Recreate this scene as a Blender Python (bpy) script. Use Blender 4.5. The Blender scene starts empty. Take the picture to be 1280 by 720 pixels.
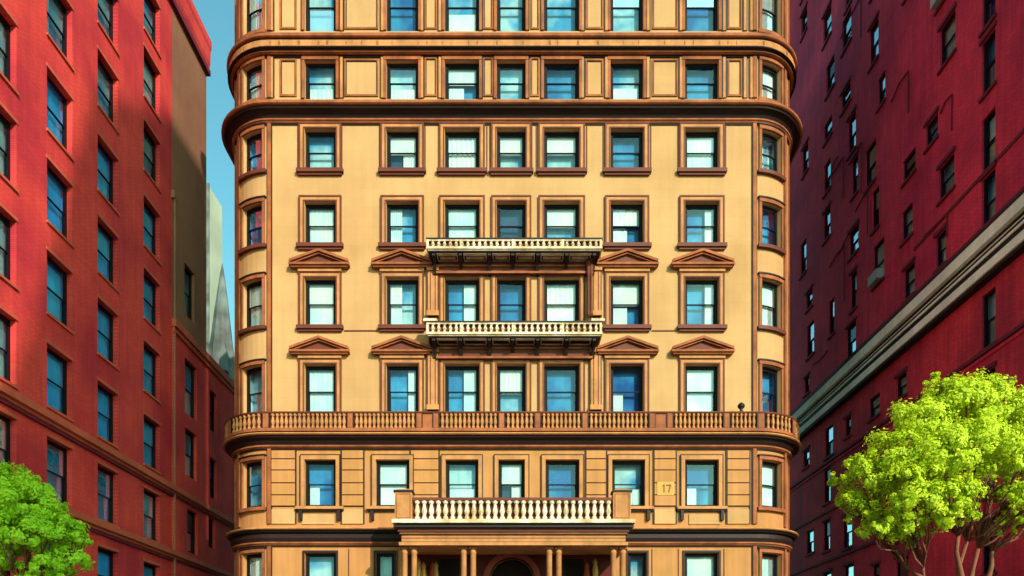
import bpy, bmesh, math, random
from mathutils import Vector, Matrix
random.seed(7)
R = math.radians
sc = bpy.context.scene
C = sc.collection
PI = math.pi
D = 33.333      # distance from the camera to the front wall
HC = 1.7        # eye height
F = 900.0

def zf(y, d=0.0, Y=None):
    Y = (D - d) if Y is None else Y
    return HC + (855 - y) * Y / F
def xf(x, d=0.0):
    return (x - 640) * (D - d) / F

# ------------------------------------------------------------------ materials
def nodes_mat(name):
    m = bpy.data.materials.new(name); m.use_nodes = True
    nt = m.node_tree; nt.nodes.clear()
    out = nt.nodes.new('ShaderNodeOutputMaterial')
    return m, nt, out
def mat(name, col, rough=0.75, var=0.12, scale=1.2, streak=0.10, bump=0.15, bscale=30, spec=0.3, metal=0.0, col2=None, brick=None, c2amt=1.0):
    m, nt, out = nodes_mat(name)
    N = nt.nodes.new; L = nt.links.new
    b = N('ShaderNodeBsdfPrincipled')
    b.inputs['Roughness'].default_value = rough
    b.inputs['Specular IOR Level'].default_value = spec
    b.inputs['Metallic'].default_value = metal
    geo = N('ShaderNodeNewGeometry')
    n1 = N('ShaderNodeTexNoise'); n1.inputs['Scale'].default_value = scale; n1.inputs['Detail'].default_value = 6
    L(geo.outputs['Position'], n1.inputs['Vector'])
    mp = N('ShaderNodeMapping'); mp.inputs['Scale'].default_value = (2.6, 2.6, 0.16)
    L(geo.outputs['Position'], mp.inputs['Vector'])
    n2 = N('ShaderNodeTexNoise'); n2.inputs['Scale'].default_value = 1.6; n2.inputs['Detail'].default_value = 5
    L(mp.outputs[0], n2.inputs['Vector'])
    def math_(op, a, bb, clamp=False):
        k = N('ShaderNodeMath'); k.operation = op; k.use_clamp = clamp
        for i, v in enumerate((a, bb)):
            if isinstance(v, (int, float)): k.inputs[i].default_value = v
            else: L(v, k.inputs[i])
        return k.outputs[0]
    a = math_('MULTIPLY', math_('SUBTRACT', n1.outputs[0], 0.5), var * 4)
    s = math_('MULTIPLY', math_('SUBTRACT', n2.outputs[0], 0.5), streak * 4)
    val = math_('ADD', math_('ADD', a, s), 1.0)
    if brick:
        sep = N('ShaderNodeSeparateXYZ'); L(geo.outputs['Position'], sep.inputs[0])
        cmb = N('ShaderNodeCombineXYZ'); L(sep.outputs[brick[0]], cmb.inputs[0]); L(sep.outputs[2], cmb.inputs[1])
        br = N('ShaderNodeTexBrick'); L(cmb.outputs[0], br.inputs['Vector'])
        br.inputs['Scale'].default_value = 1.0
        br.inputs['Brick Width'].default_value = brick[1]; br.inputs['Row Height'].default_value = brick[2]
        br.inputs['Mortar Size'].default_value = brick[3]
        br.inputs['Color1'].default_value = (1, 1, 1, 1); br.inputs['Color2'].default_value = (1 - brick[4],) * 3 + (1,)
        br.inputs['Mortar'].default_value = (1 - brick[5],) * 3 + (1,)
        val = math_('MULTIPLY', val, br.outputs['Color'])
    base = N('ShaderNodeMix'); base.data_type = 'RGBA'
    base.inputs[6].default_value = (*col, 1)
    c2 = col2 if col2 else tuple(c * 0.82 for c in col)
    base.inputs[7].default_value = (*c2, 1)
    n3 = N('ShaderNodeTexNoise'); n3.inputs['Scale'].default_value = scale * 0.35; n3.inputs['Detail'].default_value = 3
    L(geo.outputs['Position'], n3.inputs['Vector'])
    L(math_('MULTIPLY', math_('SUBTRACT', n3.outputs[0], 0.4), 4 * c2amt, True), base.inputs[0])
    hsv = N('ShaderNodeHueSaturation'); L(base.outputs[2], hsv.inputs['Color']); L(val, hsv.inputs['Value'])
    L(hsv.outputs[0], b.inputs['Base Color'])
    if bump:
        nb = N('ShaderNodeTexNoise'); nb.inputs['Scale'].default_value = bscale; nb.inputs['Detail'].default_value = 4
        L(geo.outputs['Position'], nb.inputs['Vector'])
        bp = N('ShaderNodeBump'); bp.inputs['Strength'].default_value = bump; bp.inputs['Distance'].default_value = 0.02
        L(nb.outputs[0], bp.inputs['Height']); L(bp.outputs[0], b.inputs['Normal'])
    L(b.outputs[0], out.inputs[0])
    return m
def glass(name, tint, refl=0.10, k=1.0):
    m, nt, out = nodes_mat(name)
    N = nt.nodes.new; L = nt.links.new
    fr = N('ShaderNodeFresnel'); fr.inputs[0].default_value = 1.5
    ad = N('ShaderNodeMath'); ad.operation = 'MULTIPLY_ADD'; ad.use_clamp = True; ad.inputs[1].default_value = k; ad.inputs[2].default_value = refl; L(fr.outputs[0], ad.inputs[0])
    tr = N('ShaderNodeBsdfTransparent'); tr.inputs[0].default_value = (*tint, 1)
    gl = N('ShaderNodeBsdfGlossy'); gl.inputs['Roughness'].default_value = 0.03
    gl.inputs[0].default_value = (0.75, 0.92, 1.0, 1)
    geo = N('ShaderNodeNewGeometry'); nz = N('ShaderNodeTexNoise'); nz.inputs['Scale'].default_value = 1.3
    L(geo.outputs['Position'], nz.inputs['Vector'])
    bp = N('ShaderNodeBump'); bp.inputs['Strength'].default_value = 0.25; bp.inputs['Distance'].default_value = 0.05
    L(nz.outputs[0], bp.inputs['Height']); L(bp.outputs[0], gl.inputs['Normal'])
    mx = N('ShaderNodeMixShader'); L(ad.outputs[0], mx.inputs[0]); L(tr.outputs[0], mx.inputs[1]); L(gl.outputs[0], mx.inputs[2])
    L(mx.outputs[0], out.inputs[0])
    return m
def leafmat(name, c1, c2):
    m, nt, out = nodes_mat(name)
    N = nt.nodes.new; L = nt.links.new
    geo = N('ShaderNodeNewGeometry'); nz = N('ShaderNodeTexNoise'); nz.inputs['Scale'].default_value = 1.4; nz.inputs['Detail'].default_value = 3
    L(geo.outputs['Position'], nz.inputs['Vector'])
    ad = N('ShaderNodeMath'); ad.operation = 'MULTIPLY_ADD'; ad.inputs[1].default_value = 0.6; ad.inputs[2].default_value = -0.3; L(geo.outputs['Random Per Island'], ad.inputs[0])
    a2 = N('ShaderNodeMath'); a2.operation = 'ADD'; a2.use_clamp = True; L(nz.outputs[0], a2.inputs[0]); L(ad.outputs[0], a2.inputs[1])
    mx = N('ShaderNodeMix'); mx.data_type = 'RGBA'; mx.inputs[6].default_value = (*c1, 1); mx.inputs[7].default_value = (*c2, 1)
    L(a2.outputs[0], mx.inputs[0])
    b = N('ShaderNodeBsdfPrincipled'); b.inputs['Roughness'].default_value = 0.55; b.inputs['Specular IOR Level'].default_value = 0.25
    L(mx.outputs[2], b.inputs['Base Color'])
    t = N('ShaderNodeBsdfTranslucent'); L(mx.outputs[2], t.inputs[0])
    ms = N('ShaderNodeMixShader'); ms.inputs[0].default_value = 0.45
    L(b.outputs[0], ms.inputs[1]); L(t.outputs[0], ms.inputs[2]); L(ms.outputs[0], out.inputs[0])
    return m

M = {}
M['ochre'] = mat('ochre_stucco', (0.50, 0.275, 0.115), 0.85, 0.08, 0.7, 0.055, 0.3, 22, col2=(0.44, 0.230, 0.090), brick=(0, 1.25, 0.44, 0.007, 0.035, 0.10))
M['ochre_low'] = mat('ochre_stone', (0.45, 0.190, 0.066), 0.85, 0.09, 1.2, 0.13, 0.25, 18, col2=(0.40, 0.175, 0.05))
M['trim'] = mat('terracotta_trim', (0.33, 0.092, 0.030), 0.8, 0.22, 2.6, 0.16, 0.4, 25, col2=(0.20, 0.055, 0.018))
M['trimlight'] = mat('tan_trim', (0.48, 0.195, 0.066), 0.8, 0.16, 2.6, 0.14, 0.4, 25, col2=(0.36, 0.15, 0.05))
M['brown'] = mat('dark_brown_paint', (0.018, 0.005, 0.004), 0.6, 0.15, 2.0, 0.10, 0.15, 25)  # brown parts' own paint; on cornice soffits the near-black is painted shade
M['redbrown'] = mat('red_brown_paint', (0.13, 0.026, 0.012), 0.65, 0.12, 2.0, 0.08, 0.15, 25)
M['line'] = mat('dark_bead_paint', (0.022, 0.006, 0.004), 0.6, 0.1, 2.0, 0.05, 0.0)
M['frame'] = mat('black_sash_paint', (0.008, 0.004, 0.006), 0.6, 0.1, 2.0, 0.05, 0.0, spec=0.15)
M['cream'] = mat('cream_balustrade_stone', (0.74, 0.58, 0.43), 0.8, 0.20, 3.5, 0.16, 0.4, 25, col2=(0.46, 0.32, 0.17))
M['portred'] = mat('deep_red_paint', (0.085, 0.008, 0.005), 0.8, 0.12, 2.0, 0.08, 0.1, 25)
M['door'] = mat('dark_door_wood', (0.014, 0.005, 0.004), 0.7, 0.2, 3.0, 0.1, 0.1, 25, spec=0.1)
M['archred'] = mat('arch_red_paint', (0.25, 0.035, 0.02), 0.7, 0.12, 2.0, 0.08, 0.1, 25)
M['plaque'] = mat('yellow_number_block', (0.56, 0.30, 0.07), 0.7, 0.06, 3.0, 0.05, 0.1, 25)
M['redbrick'] = mat('red_brick', (0.76, 0.054, 0.044), 0.85, 0.09, 0.8, 0.12, 0.4, 14, col2=(0.50, 0.022, 0.036), brick=(1, 0.26, 0.085, 0.012, 0.16, 0.34))
M['redtrim'] = mat('red_sandstone', (0.50, 0.085, 0.045), 0.75, 0.10, 1.5, 0.08, 0.2, 20)
M['tanbrick'] = mat('tan_brown_brick', (0.30, 0.125, 0.07), 0.85, 0.08, 0.8, 0.08, 0.3, 14, brick=(1, 0.26, 0.085, 0.010, 0.10, 0.22))
M['crimson'] = mat('crimson_brick', (0.86, 0.034, 0.085), 0.85, 0.14, 0.8, 0.20, 0.4, 14, col2=(0.55, 0.018, 0.07), brick=(1, 0.26, 0.085, 0.012, 0.20, 0.40))
M['crimlow'] = mat('bright_crimson_brick', (0.84, 0.040, 0.070), 0.85, 0.14, 0.8, 0.24, 0.4, 14, col2=(0.48, 0.020, 0.058), brick=(1, 0.26, 0.085, 0.012, 0.20, 0.40))
M['crimdark'] = mat('crimson_shadow_trim', (0.16, 0.012, 0.03), 0.8, 0.15, 2.0, 0.08, 0.1, 25)  # even dark crimson for sills, ledges and bands
M['white'] = mat('cream_white_stone', (0.97, 0.84, 0.72), 0.7, 0.08, 1.5, 0.10, 0.15, 20)
M['black'] = mat('black_groove_paint', (0.012, 0.009, 0.010), 0.7, 0.1, 1.5, 0.05, 0.0)
M['blind'] = mat('pale_blind_cloth', (0.62, 0.66, 0.58), 0.8, 0.06, 2.5, 0.05, 0.0, col2=(0.42, 0.60, 0.60))
M['teal'] = mat('pale_teal_room', (0.03, 0.24, 0.44), 0.8, 0.16, 1.6, 0.12, 0.0, col2=(0.34, 0.52, 0.54), c2amt=1.6)  # cloudy sky reflection painted into the backing behind the glass
M['blue'] = mat('blue_room', (0.003, 0.08, 0.26), 0.8, 0.18, 1.6, 0.14, 0.0, col2=(0.03, 0.24, 0.44), c2amt=1.2)  # deep sky reflection put into the colour of the window backing
M['skyblind'] = mat('blue_blind_cloth', (0.06, 0.50, 0.92), 0.8, 0.16, 1.2, 0.14, 0.0, col2=(0.12, 0.66, 0.92))  # bright sky reflection painted on the backing of the side windows
M['navy'] = mat('navy_room', (0.012, 0.04, 0.09), 0.8, 0.16, 1.2, 0.14, 0.0)
M['g'] = glass('window_glass', (0.90, 0.97, 0.97), 0.03, 0.6)
M['gside'] = glass('blue_window_glass', (0.72, 0.92, 1.0), 0.03, 0.7)
M['creamtower'] = mat('cream_render', (0.46, 0.44, 0.33), 0.8, 0.06, 0.6, 0.06, 0.1, 8)
M['greystone'] = mat('mottled_grey_slate', (0.07, 0.07, 0.06), 0.7, 0.35, 0.8, 0.25, 0.4, 6, col2=(0.14, 0.16, 0.145), c2amt=1.5)
M['asphalt'] = mat('asphalt', (0.05, 0.05, 0.052), 0.9, 0.12, 1.0, 0.0, 0.4, 60)
M['pave'] = mat('pavement_concrete', (0.15, 0.14, 0.125), 0.9, 0.12, 1.0, 0.0, 0.3, 40)
M['kerb'] = mat('kerb_granite', (0.34, 0.33, 0.31), 0.8, 0.12, 2.0, 0.0, 0.3, 40)
M['paint'] = mat('white_road_paint', (0.75, 0.75, 0.72), 0.7, 0.12, 2.0, 0.0, 0.0)
M['earth'] = mat('ground_earth', (0.16, 0.15, 0.13), 0.95, 0.15, 0.2, 0.0, 0.3, 10)
M['bark'] = mat('red_brown_bark', (0.20, 0.060, 0.035), 0.85, 0.25, 5.0, 0.15, 0.6, 25)
M['leaf'] = leafmat('bright_green_leaves', (0.46, 0.60, 0.016), (0.74, 0.80, 0.04))
M['leafl'] = leafmat('fresh_green_leaves', (0.36, 0.64, 0.016), (0.64, 0.82, 0.045))
M['roof'] = mat('roof_felt', (0.09, 0.085, 0.08), 0.9, 0.12, 1.0, 0.0, 0.2, 20)
M['gold'] = mat('gilded_iron', (0.45, 0.22, 0.06), 0.45, 0.2, 3.0, 0.1, 0.1, 25, metal=0.4)
M['acm'] = mat('air_conditioner_metal', (0.35, 0.34, 0.33), 0.6, 0.1, 3.0, 0.1, 0.0)

# ------------------------------------------------------------------ mesh helpers
class MB:
    def __init__(s): s.v = []; s.f = []
    def quad(s, *p):
        n = len(s.v); s.v += [tuple(q) for q in p]; s.f.append(tuple(range(n, n + len(p))))
    def grid(s, rings, closed=True):
        """rings: list of equal-length rings of points -> skin, caps on the ends"""
        n0 = len(s.v); k = len(rings[0])
        for r in rings: s.v += [tuple(p) for p in r]
        for i in range(len(rings) - 1):
            for j in range(k if closed else k - 1):
                a = n0 + i * k + j; b = n0 + i * k + (j + 1) % k
                s.f.append((a, b, b + k, a + k))
        if closed:
            s.f.append(tuple(n0 + j for j in range(k)))
            s.f.append(tuple(n0 + (len(rings) - 1) * k + j for j in reversed(range(k))))
    def box(s, x0, x1, y0, y1, z0, z1):
        s.grid([[(x, y0, z0), (x, y1, z0), (x, y1, z1), (x, y0, z1)] for x in (x0, x1)])
    def tube(s, pts, rads, n=8):
        rings = []
        pts = [Vector(p) for p in pts]
        for i, p in enumerate(pts):
            t = (pts[min(i + 1, len(pts) - 1)] - pts[max(i - 1, 0)]).normalized()
            u = t.cross(Vector((0.31, 0.95, 0.1))).normalized(); w = t.cross(u)
            rings.append([p + (u * math.cos(2 * PI * k / n) + w * math.sin(2 * PI * k / n)) * rads[i] for k in range(n)])
        s.grid(rings)
    def lathe(s, x, y, prof, n=10):
        s.grid([[(x + r * math.cos(2 * PI * k / n), y + r * math.sin(2 * PI * k / n), z) for k in range(n)] for r, z in prof])

class Map:
    """maps (along the wall, out of the wall, height) to the world; knows where the wall bends"""
    def __init__(s, fn, breaks=()): s.fn = fn; s.br = sorted(breaks)
    def __call__(s, a, d, z): return s.fn(a, d, z)
    def cuts(s, a, b): return [a] + [t for t in s.br if a + 1e-4 < t < b - 1e-4] + [b]
def mbox(mb, mp, s0, s1, d0, d1, z0, z1):
    mb.grid([[mp(t, d0, z0), mp(t, d1, z0), mp(t, d1, z1), mp(t, d0, z1)] for t in mp.cuts(s0, s1)])
def mring(mb, mp, s0, s1, z0, z1, w, d0, d1, bottom=True):
    mbox(mb, mp, s0, s0 + w, d0, d1, z0, z1); mbox(mb, mp, s1 - w, s1, d0, d1, z0, z1)
    mbox(mb, mp, s0 + w, s1 - w, d0, d1, z1 - w, z1)
    if bottom: mbox(mb, mp, s0 + w, s1 - w, d0, d1, z0, z0 + w)
def sweep(mb, mp, s0, s1, prof):
    mb.grid([[mp(t, d, z) for d, z in prof] for t in mp.cuts(s0, s1)])
def wall(mb, mp, s0, s1, z0, z1, ops, depth=0.3):
    S = sorted(set([round(t, 4) for t in mp.cuts(s0, s1)] + [round(v, 4) for o in ops for v in o[:2] if s0 < v < s1]))
    Z = sorted(set([z0, z1] + [round(v, 4) for o in ops for v in o[2:4] if z0 < v < z1]))
    for i in range(len(S) - 1):
        for j in range(len(Z) - 1):
            a = (S[i] + S[i + 1]) / 2; c = (Z[j] + Z[j + 1]) / 2
            if any(o[0] < a < o[1] and o[2] < c < o[3] for o in ops): continue
            mb.quad(mp(S[i], 0, Z[j]), mp(S[i + 1], 0, Z[j]), mp(S[i + 1], 0, Z[j + 1]), mp(S[i], 0, Z[j + 1]))
    for o in ops:
        t = mp.cuts(o[0], o[1])
        for a, b in zip(t, t[1:]):
            for z in (o[2], o[3]):
                mb.quad(mp(a, 0, z), mp(b, 0, z), mp(b, -depth, z), mp(a, -depth, z))
        for a in (o[0], o[1]):
            mb.quad(mp(a, 0, o[2]), mp(a, 0, o[3]), mp(a, -depth, o[3]), mp(a, -depth, o[2]))

ORG = Vector((0, 0, 0))
NOSPLIT = {'window', 'pane', 'balusters', 'trunk', 'crown', 'wall', 'lower_wall', 'interior', 'blind', 'curtain', 'pediment', 'architrave', 'porch_wall', 'steps', 'handrail', 'road_marking', 'pavement', 'kerb', 'arch', 'cable', 'lower_band', 'groove', 'rear_wing'}
def clusters(mb):
    n = len(mb.v); par = list(range(n))
    def fd(a):
        while par[a] != a: par[a] = par[par[a]]; a = par[a]
        return a
    for f in mb.f:
        for k in f[1:]: par[fd(k)] = fd(f[0])
    gr = {}
    for i, f in enumerate(mb.f): gr.setdefault(fd(f[0]), []).append(i)
    out = []
    for fs in gr.values():
        vs = [mb.v[k] for i in fs for k in mb.f[i]]
        out.append([fs, [min(v[a] for v in vs) for a in range(3)], [max(v[a] for v in vs) for a in range(3)]])
    ch = True
    while ch:
        ch = False
        for i in range(len(out)):
            for j in range(i + 1, len(out)):
                if all(out[i][1][a] - .012 <= out[j][2][a] and out[j][1][a] - .012 <= out[i][2][a] for a in range(3)):
                    out[i] = [out[i][0] + out[j][0], [min(out[i][1][a], out[j][1][a]) for a in range(3)], [max(out[i][2][a], out[j][2][a]) for a in range(3)]]
                    del out[j]; ch = True; break
            if ch: break
    return out
def obj(name, mb, m, parent=None, smooth=False, split=None, **props):
    if parent and (split if split is not None else name not in NOSPLIT) and len(mb.f) < 6000:
        cl = clusters(mb)
        if len(cl) > 1:
            first = None
            for fs, _, _ in cl:
                q = MB(); ix = {}
                for i in sorted(fs):
                    for k in mb.f[i]:
                        if k not in ix: ix[k] = len(q.v); q.v.append(mb.v[k])
                    q.f.append(tuple(ix[k] for k in mb.f[i]))
                o = obj1(name, q, m, parent, smooth, **props); first = first or o
            return first
    return obj1(name, mb, m, parent, smooth, **props)
def obj1(name, mb, m, parent=None, smooth=False, **props):
    me = bpy.data.meshes.new(name)
    off = ORG if parent else Vector((0, 0, 0))
    me.from_pydata([(v[0] - off.x, v[1] - off.y, v[2] - off.z) for v in mb.v], [], mb.f)
    bm = bmesh.new(); bm.from_mesh(me)
    if len(bm.faces) < 60000:
        bmesh.ops.recalc_face_normals(bm, faces=bm.faces)
    bm.to_mesh(me); bm.free()
    if smooth:
        for p in me.polygons: p.use_smooth = True
    me.materials.append(M[m])
    o = bpy.data.objects.new(name, me); C.objects.link(o)
    if parent: o.parent = parent
    for k, v in props.items(): o[k] = v
    return o
def thing(name, label, cat, loc=(0, 0, 0), group=None):
    global ORG
    o = bpy.data.objects.new(name, None); C.objects.link(o); o.location = loc
    o.empty_display_size = 0.5
    o['label'] = label; o['category'] = cat
    if group: o['group'] = group
    ORG = Vector(loc)
    return o
def struct(name, mb, m):
    return obj(name, mb, m, None, kind='structure')

# ------------------------------------------------------------------ window
# style: backing colour, some with sky reflection painted in, + list of blind / curtain rectangles in the unit square of the opening
STY = {
 'w': ('teal', [(0, 1, 0, 1)]), 't': ('teal', []), 'b': ('blue', []), 's': ('skyblind', []), 'sn': ('skyblind', [(0, 1, 0, .3)]), 'n': ('navy', []),
 'wt': ('teal', [(0, 1, .48, 1)]), 'tw': ('teal', [(0, 1, 0, .42)]), 'bw': ('blue', [(0, 1, 0, .42)]), 'wb': ('blue', [(0, 1, .48, 1)]),
 'wn': ('navy', [(0, 1, .5, 1), (.5, 1, 0, .5)]), 'bwr': ('blue', [(.68, 1, 0, 1)]), 'twl': ('teal', [(0, .45, 0, 1)]),
 'tq': ('blue', [(0, .55, 0, .45), (0, 1, .5, 1)]), 'bq': ('blue', [(0, .4, 0, .5)]), 'bn': ('blue', [(0, .38, 0, .42)]),
 'bl': ('blue', [(.55, 1, .0, 1)]), 'd': ('crimdark', []), 'dk': ('black', []),
}
def window(mp, s0, s1, z0, z1, parent, style='b', gm='g', fw=0.11, rec=0.17, room=0.22, fm='frame'):
    f = MB()
    h = z1 - z0; zm = z0 + h * 0.5; e = 0.003
    mring(f, mp, s0 + e, s1 - e, z0 + e, z1 - e, fw, -rec - 0.12, -rec)
    i0, i1, j0, j1 = s0 + fw, s1 - fw, z0 + fw, z1 - fw
    # the sashes: upper one sits a little further out
    st = 0.045
    mring(f, mp, i0 + e, i1 - e, zm - .02, j1 - e, st, -rec - 0.075, -rec - 0.03)
    mring(f, mp, i0 + e, i1 - e, j0 + e, zm + .05, st + .012, -rec - 0.115, -rec - 0.08)
    w = obj('window', f, fm, parent)
    p = MB()
    mids = mp.cuts(i0 + st, i1 - st)
    for a, b in zip(mids, mids[1:]):
        p.quad(mp(a, -rec - .05, zm), mp(b, -rec - .05, zm), mp(b, -rec - .05, j1 - .02), mp(a, -rec - .05, j1 - .02))
        p.quad(mp(a, -rec - .10, j0 + .02), mp(b, -rec - .10, j0 + .02), mp(b, -rec - .10, zm + .02), mp(a, -rec - .10, zm + .02))
    obj('pane', p, gm, w)
    rm, rects = STY[style]
    q = MB(); d0, d1 = -rec - .125, -rec - .125 - room
    a, b = s0 + .01, s1 - .01; c, dd = z0 + .01, z1 - .01
    q.quad(mp(a, d1, c), mp(b, d1, c), mp(b, d1, dd), mp(a, d1, dd))
    for t in (a, b): q.quad(mp(t, d0, c), mp(t, d1, c), mp(t, d1, dd), mp(t, d0, dd))
    for t in (c, dd): q.quad(mp(a, d0, t), mp(b, d0, t), mp(b, d1, t), mp(a, d1, t))
    obj('interior', q, rm, w)
    for (u0, u1, v0, v1) in rects:
        k = MB(); n = 18; W_ = i1 - i0; H_ = j1 - j0
        ph = random.uniform(0, 6); am = random.choice((.0, .0, .0, .006, .014))
        jit = random.uniform(-.05, .05) if (v1 - v0) < .9 else 0
        top, bot = [], []
        za = j0 + v0 * H_ + (jit if v0 > 0 else 0); zb = j0 + v1 * H_ + (jit if v1 < 1 else 0)
        for t in range(n + 1):
            ss = i0 + (u0 + (u1 - u0) * t / n) * W_
            dz = -rec - .175 + am * math.sin(ph + t * 2.1)
            bot.append(mp(ss, dz, za)); top.append(mp(ss, dz, zb))
        k.grid([bot, top], closed=False)
        obj('blind' if (u1 - u0) > .9 else 'curtain', k, 'blind', w)
    return w

# ================================================================== THE OCHRE BUILDING
A_, RR = 11.2, 2.3
LARC = RR * PI / 2
def main_fn(s, d, z):
    t = abs(s); g = 1 if s >= 0 else -1
    if t <= A_: return (s, D - d, z)
    if t <= A_ + LARC:
        th = (t - A_) / RR
        return (g * (A_ + (RR + d) * math.sin(th)), D + RR - (RR + d) * math.cos(th), z)
    return (g * (A_ + RR + d), D + RR + t - A_ - LARC, z)
SEND = A_ + LARC + 16
br = []
for k in range(0, 13):
    br += [A_ + LARC * k / 12, -(A_ + LARC * k / 12)]
MP = Map(main_fn, br)
SE = A_ + LARC + 8

B = thing('apartment_building', 'ochre stucco apartment block with rounded corners, dark cornices, balconies and columned porch, facing the viewer', 'building', (0, D, 0))
COL = {'A': (381, 420), 'B': (483, 523), 'C': (556, 599), 'D': (621, 657), 'E': (680, 724), 'F': (763, 804), 'G': (856, 898)}
ROW = {8: (-30, 39), 7: (76, 124), 6: (162, 213), 5: (253, 306), 4: (348, 408), 3: (456, 520), 2: (575, 634), 1: (691, 775)}
COL2 = dict(COL); COL2['B'] = (470, 512); COL2['F'] = (765, 806); COL2['C'] = (557, 598); COL2['D'] = (623, 656); COL2['E'] = (682, 724)
STYLE = {
 8: 'w t b tw t t t b w', 7: 'w tw tw tq t b tw b w', 6: 'b t wn w wt wt b w t', 5: 'b w twl w n wt tq bwr b',
 4: 'w w twl bl b w tq bwr w', 3: 't w bwr bl wt b bq w b', 2: 't bq w tw wn b tw bn w', 1: 'w t t - - - t w w'}
ops = []; wins = []
for r, (ya, yb) in ROW.items():
    sty = STYLE[r].split()
    for i, c in enumerate('ABCDEFG'):
        if r == 1 and c in 'CDE': continue
        cc = (COL2 if r == 2 else COL)[c]
        if r == 1 and c == 'B': cc = (470, 493)
        if r == 1 and c == 'F': cc = (785, 808)
        o = (xf(cc[0]), xf(cc[1]), zf(yb), zf(ya)); ops.append(o); wins.append((r, c, o, sty[i + 1]))
    for g, k in ((-1, 0), (1, 8)):
        a0, a1 = A_ + .36, A_ + 1.52
        o = (a0, a1, zf(yb), zf(ya)) if g > 0 else (-a1, -a0, zf(yb), zf(ya))
        ops.append(o); wins.append((r, 'corner', o, sty[k]))
# basement windows under the first floor (below the picture)
for c in 'ABFG':
    o = (xf(COL[c][0]), xf(COL[c][1]), 1.2, 2.6); ops.append(o); wins.append((0, c, o, 'n'))
ZB2 = zf(660); ZTOP = 40.2
mb = MB(); wall(mb, MP, -SEND, SEND, zf(548), ZTOP, [o for o in ops if o[2] > zf(548)])
obj('wall', mb, 'ochre', B)
mb = MB(); wall(mb, MP, -SEND, SEND, 0.0, zf(548), [o for o in ops if o[2] < zf(548)])
obj('lower_wall', mb, 'ochre_low', B)
mb = MB()
YB = D + RR + 16
mb.quad((-A_ - RR, YB, 0), (A_ + RR, YB, 0), (A_ + RR, YB, ZTOP), (-A_ - RR, YB, ZTOP))
obj('rear_wall', mb, 'ochre', B)
mb = MB(); t = MP.cuts(-SEND, SEND); mb.f.append(tuple(range(len(t)))); mb.v += [MP(a, -.02, ZTOP - .5) for a in t]
obj('roof', mb, 'roof', B)
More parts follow.
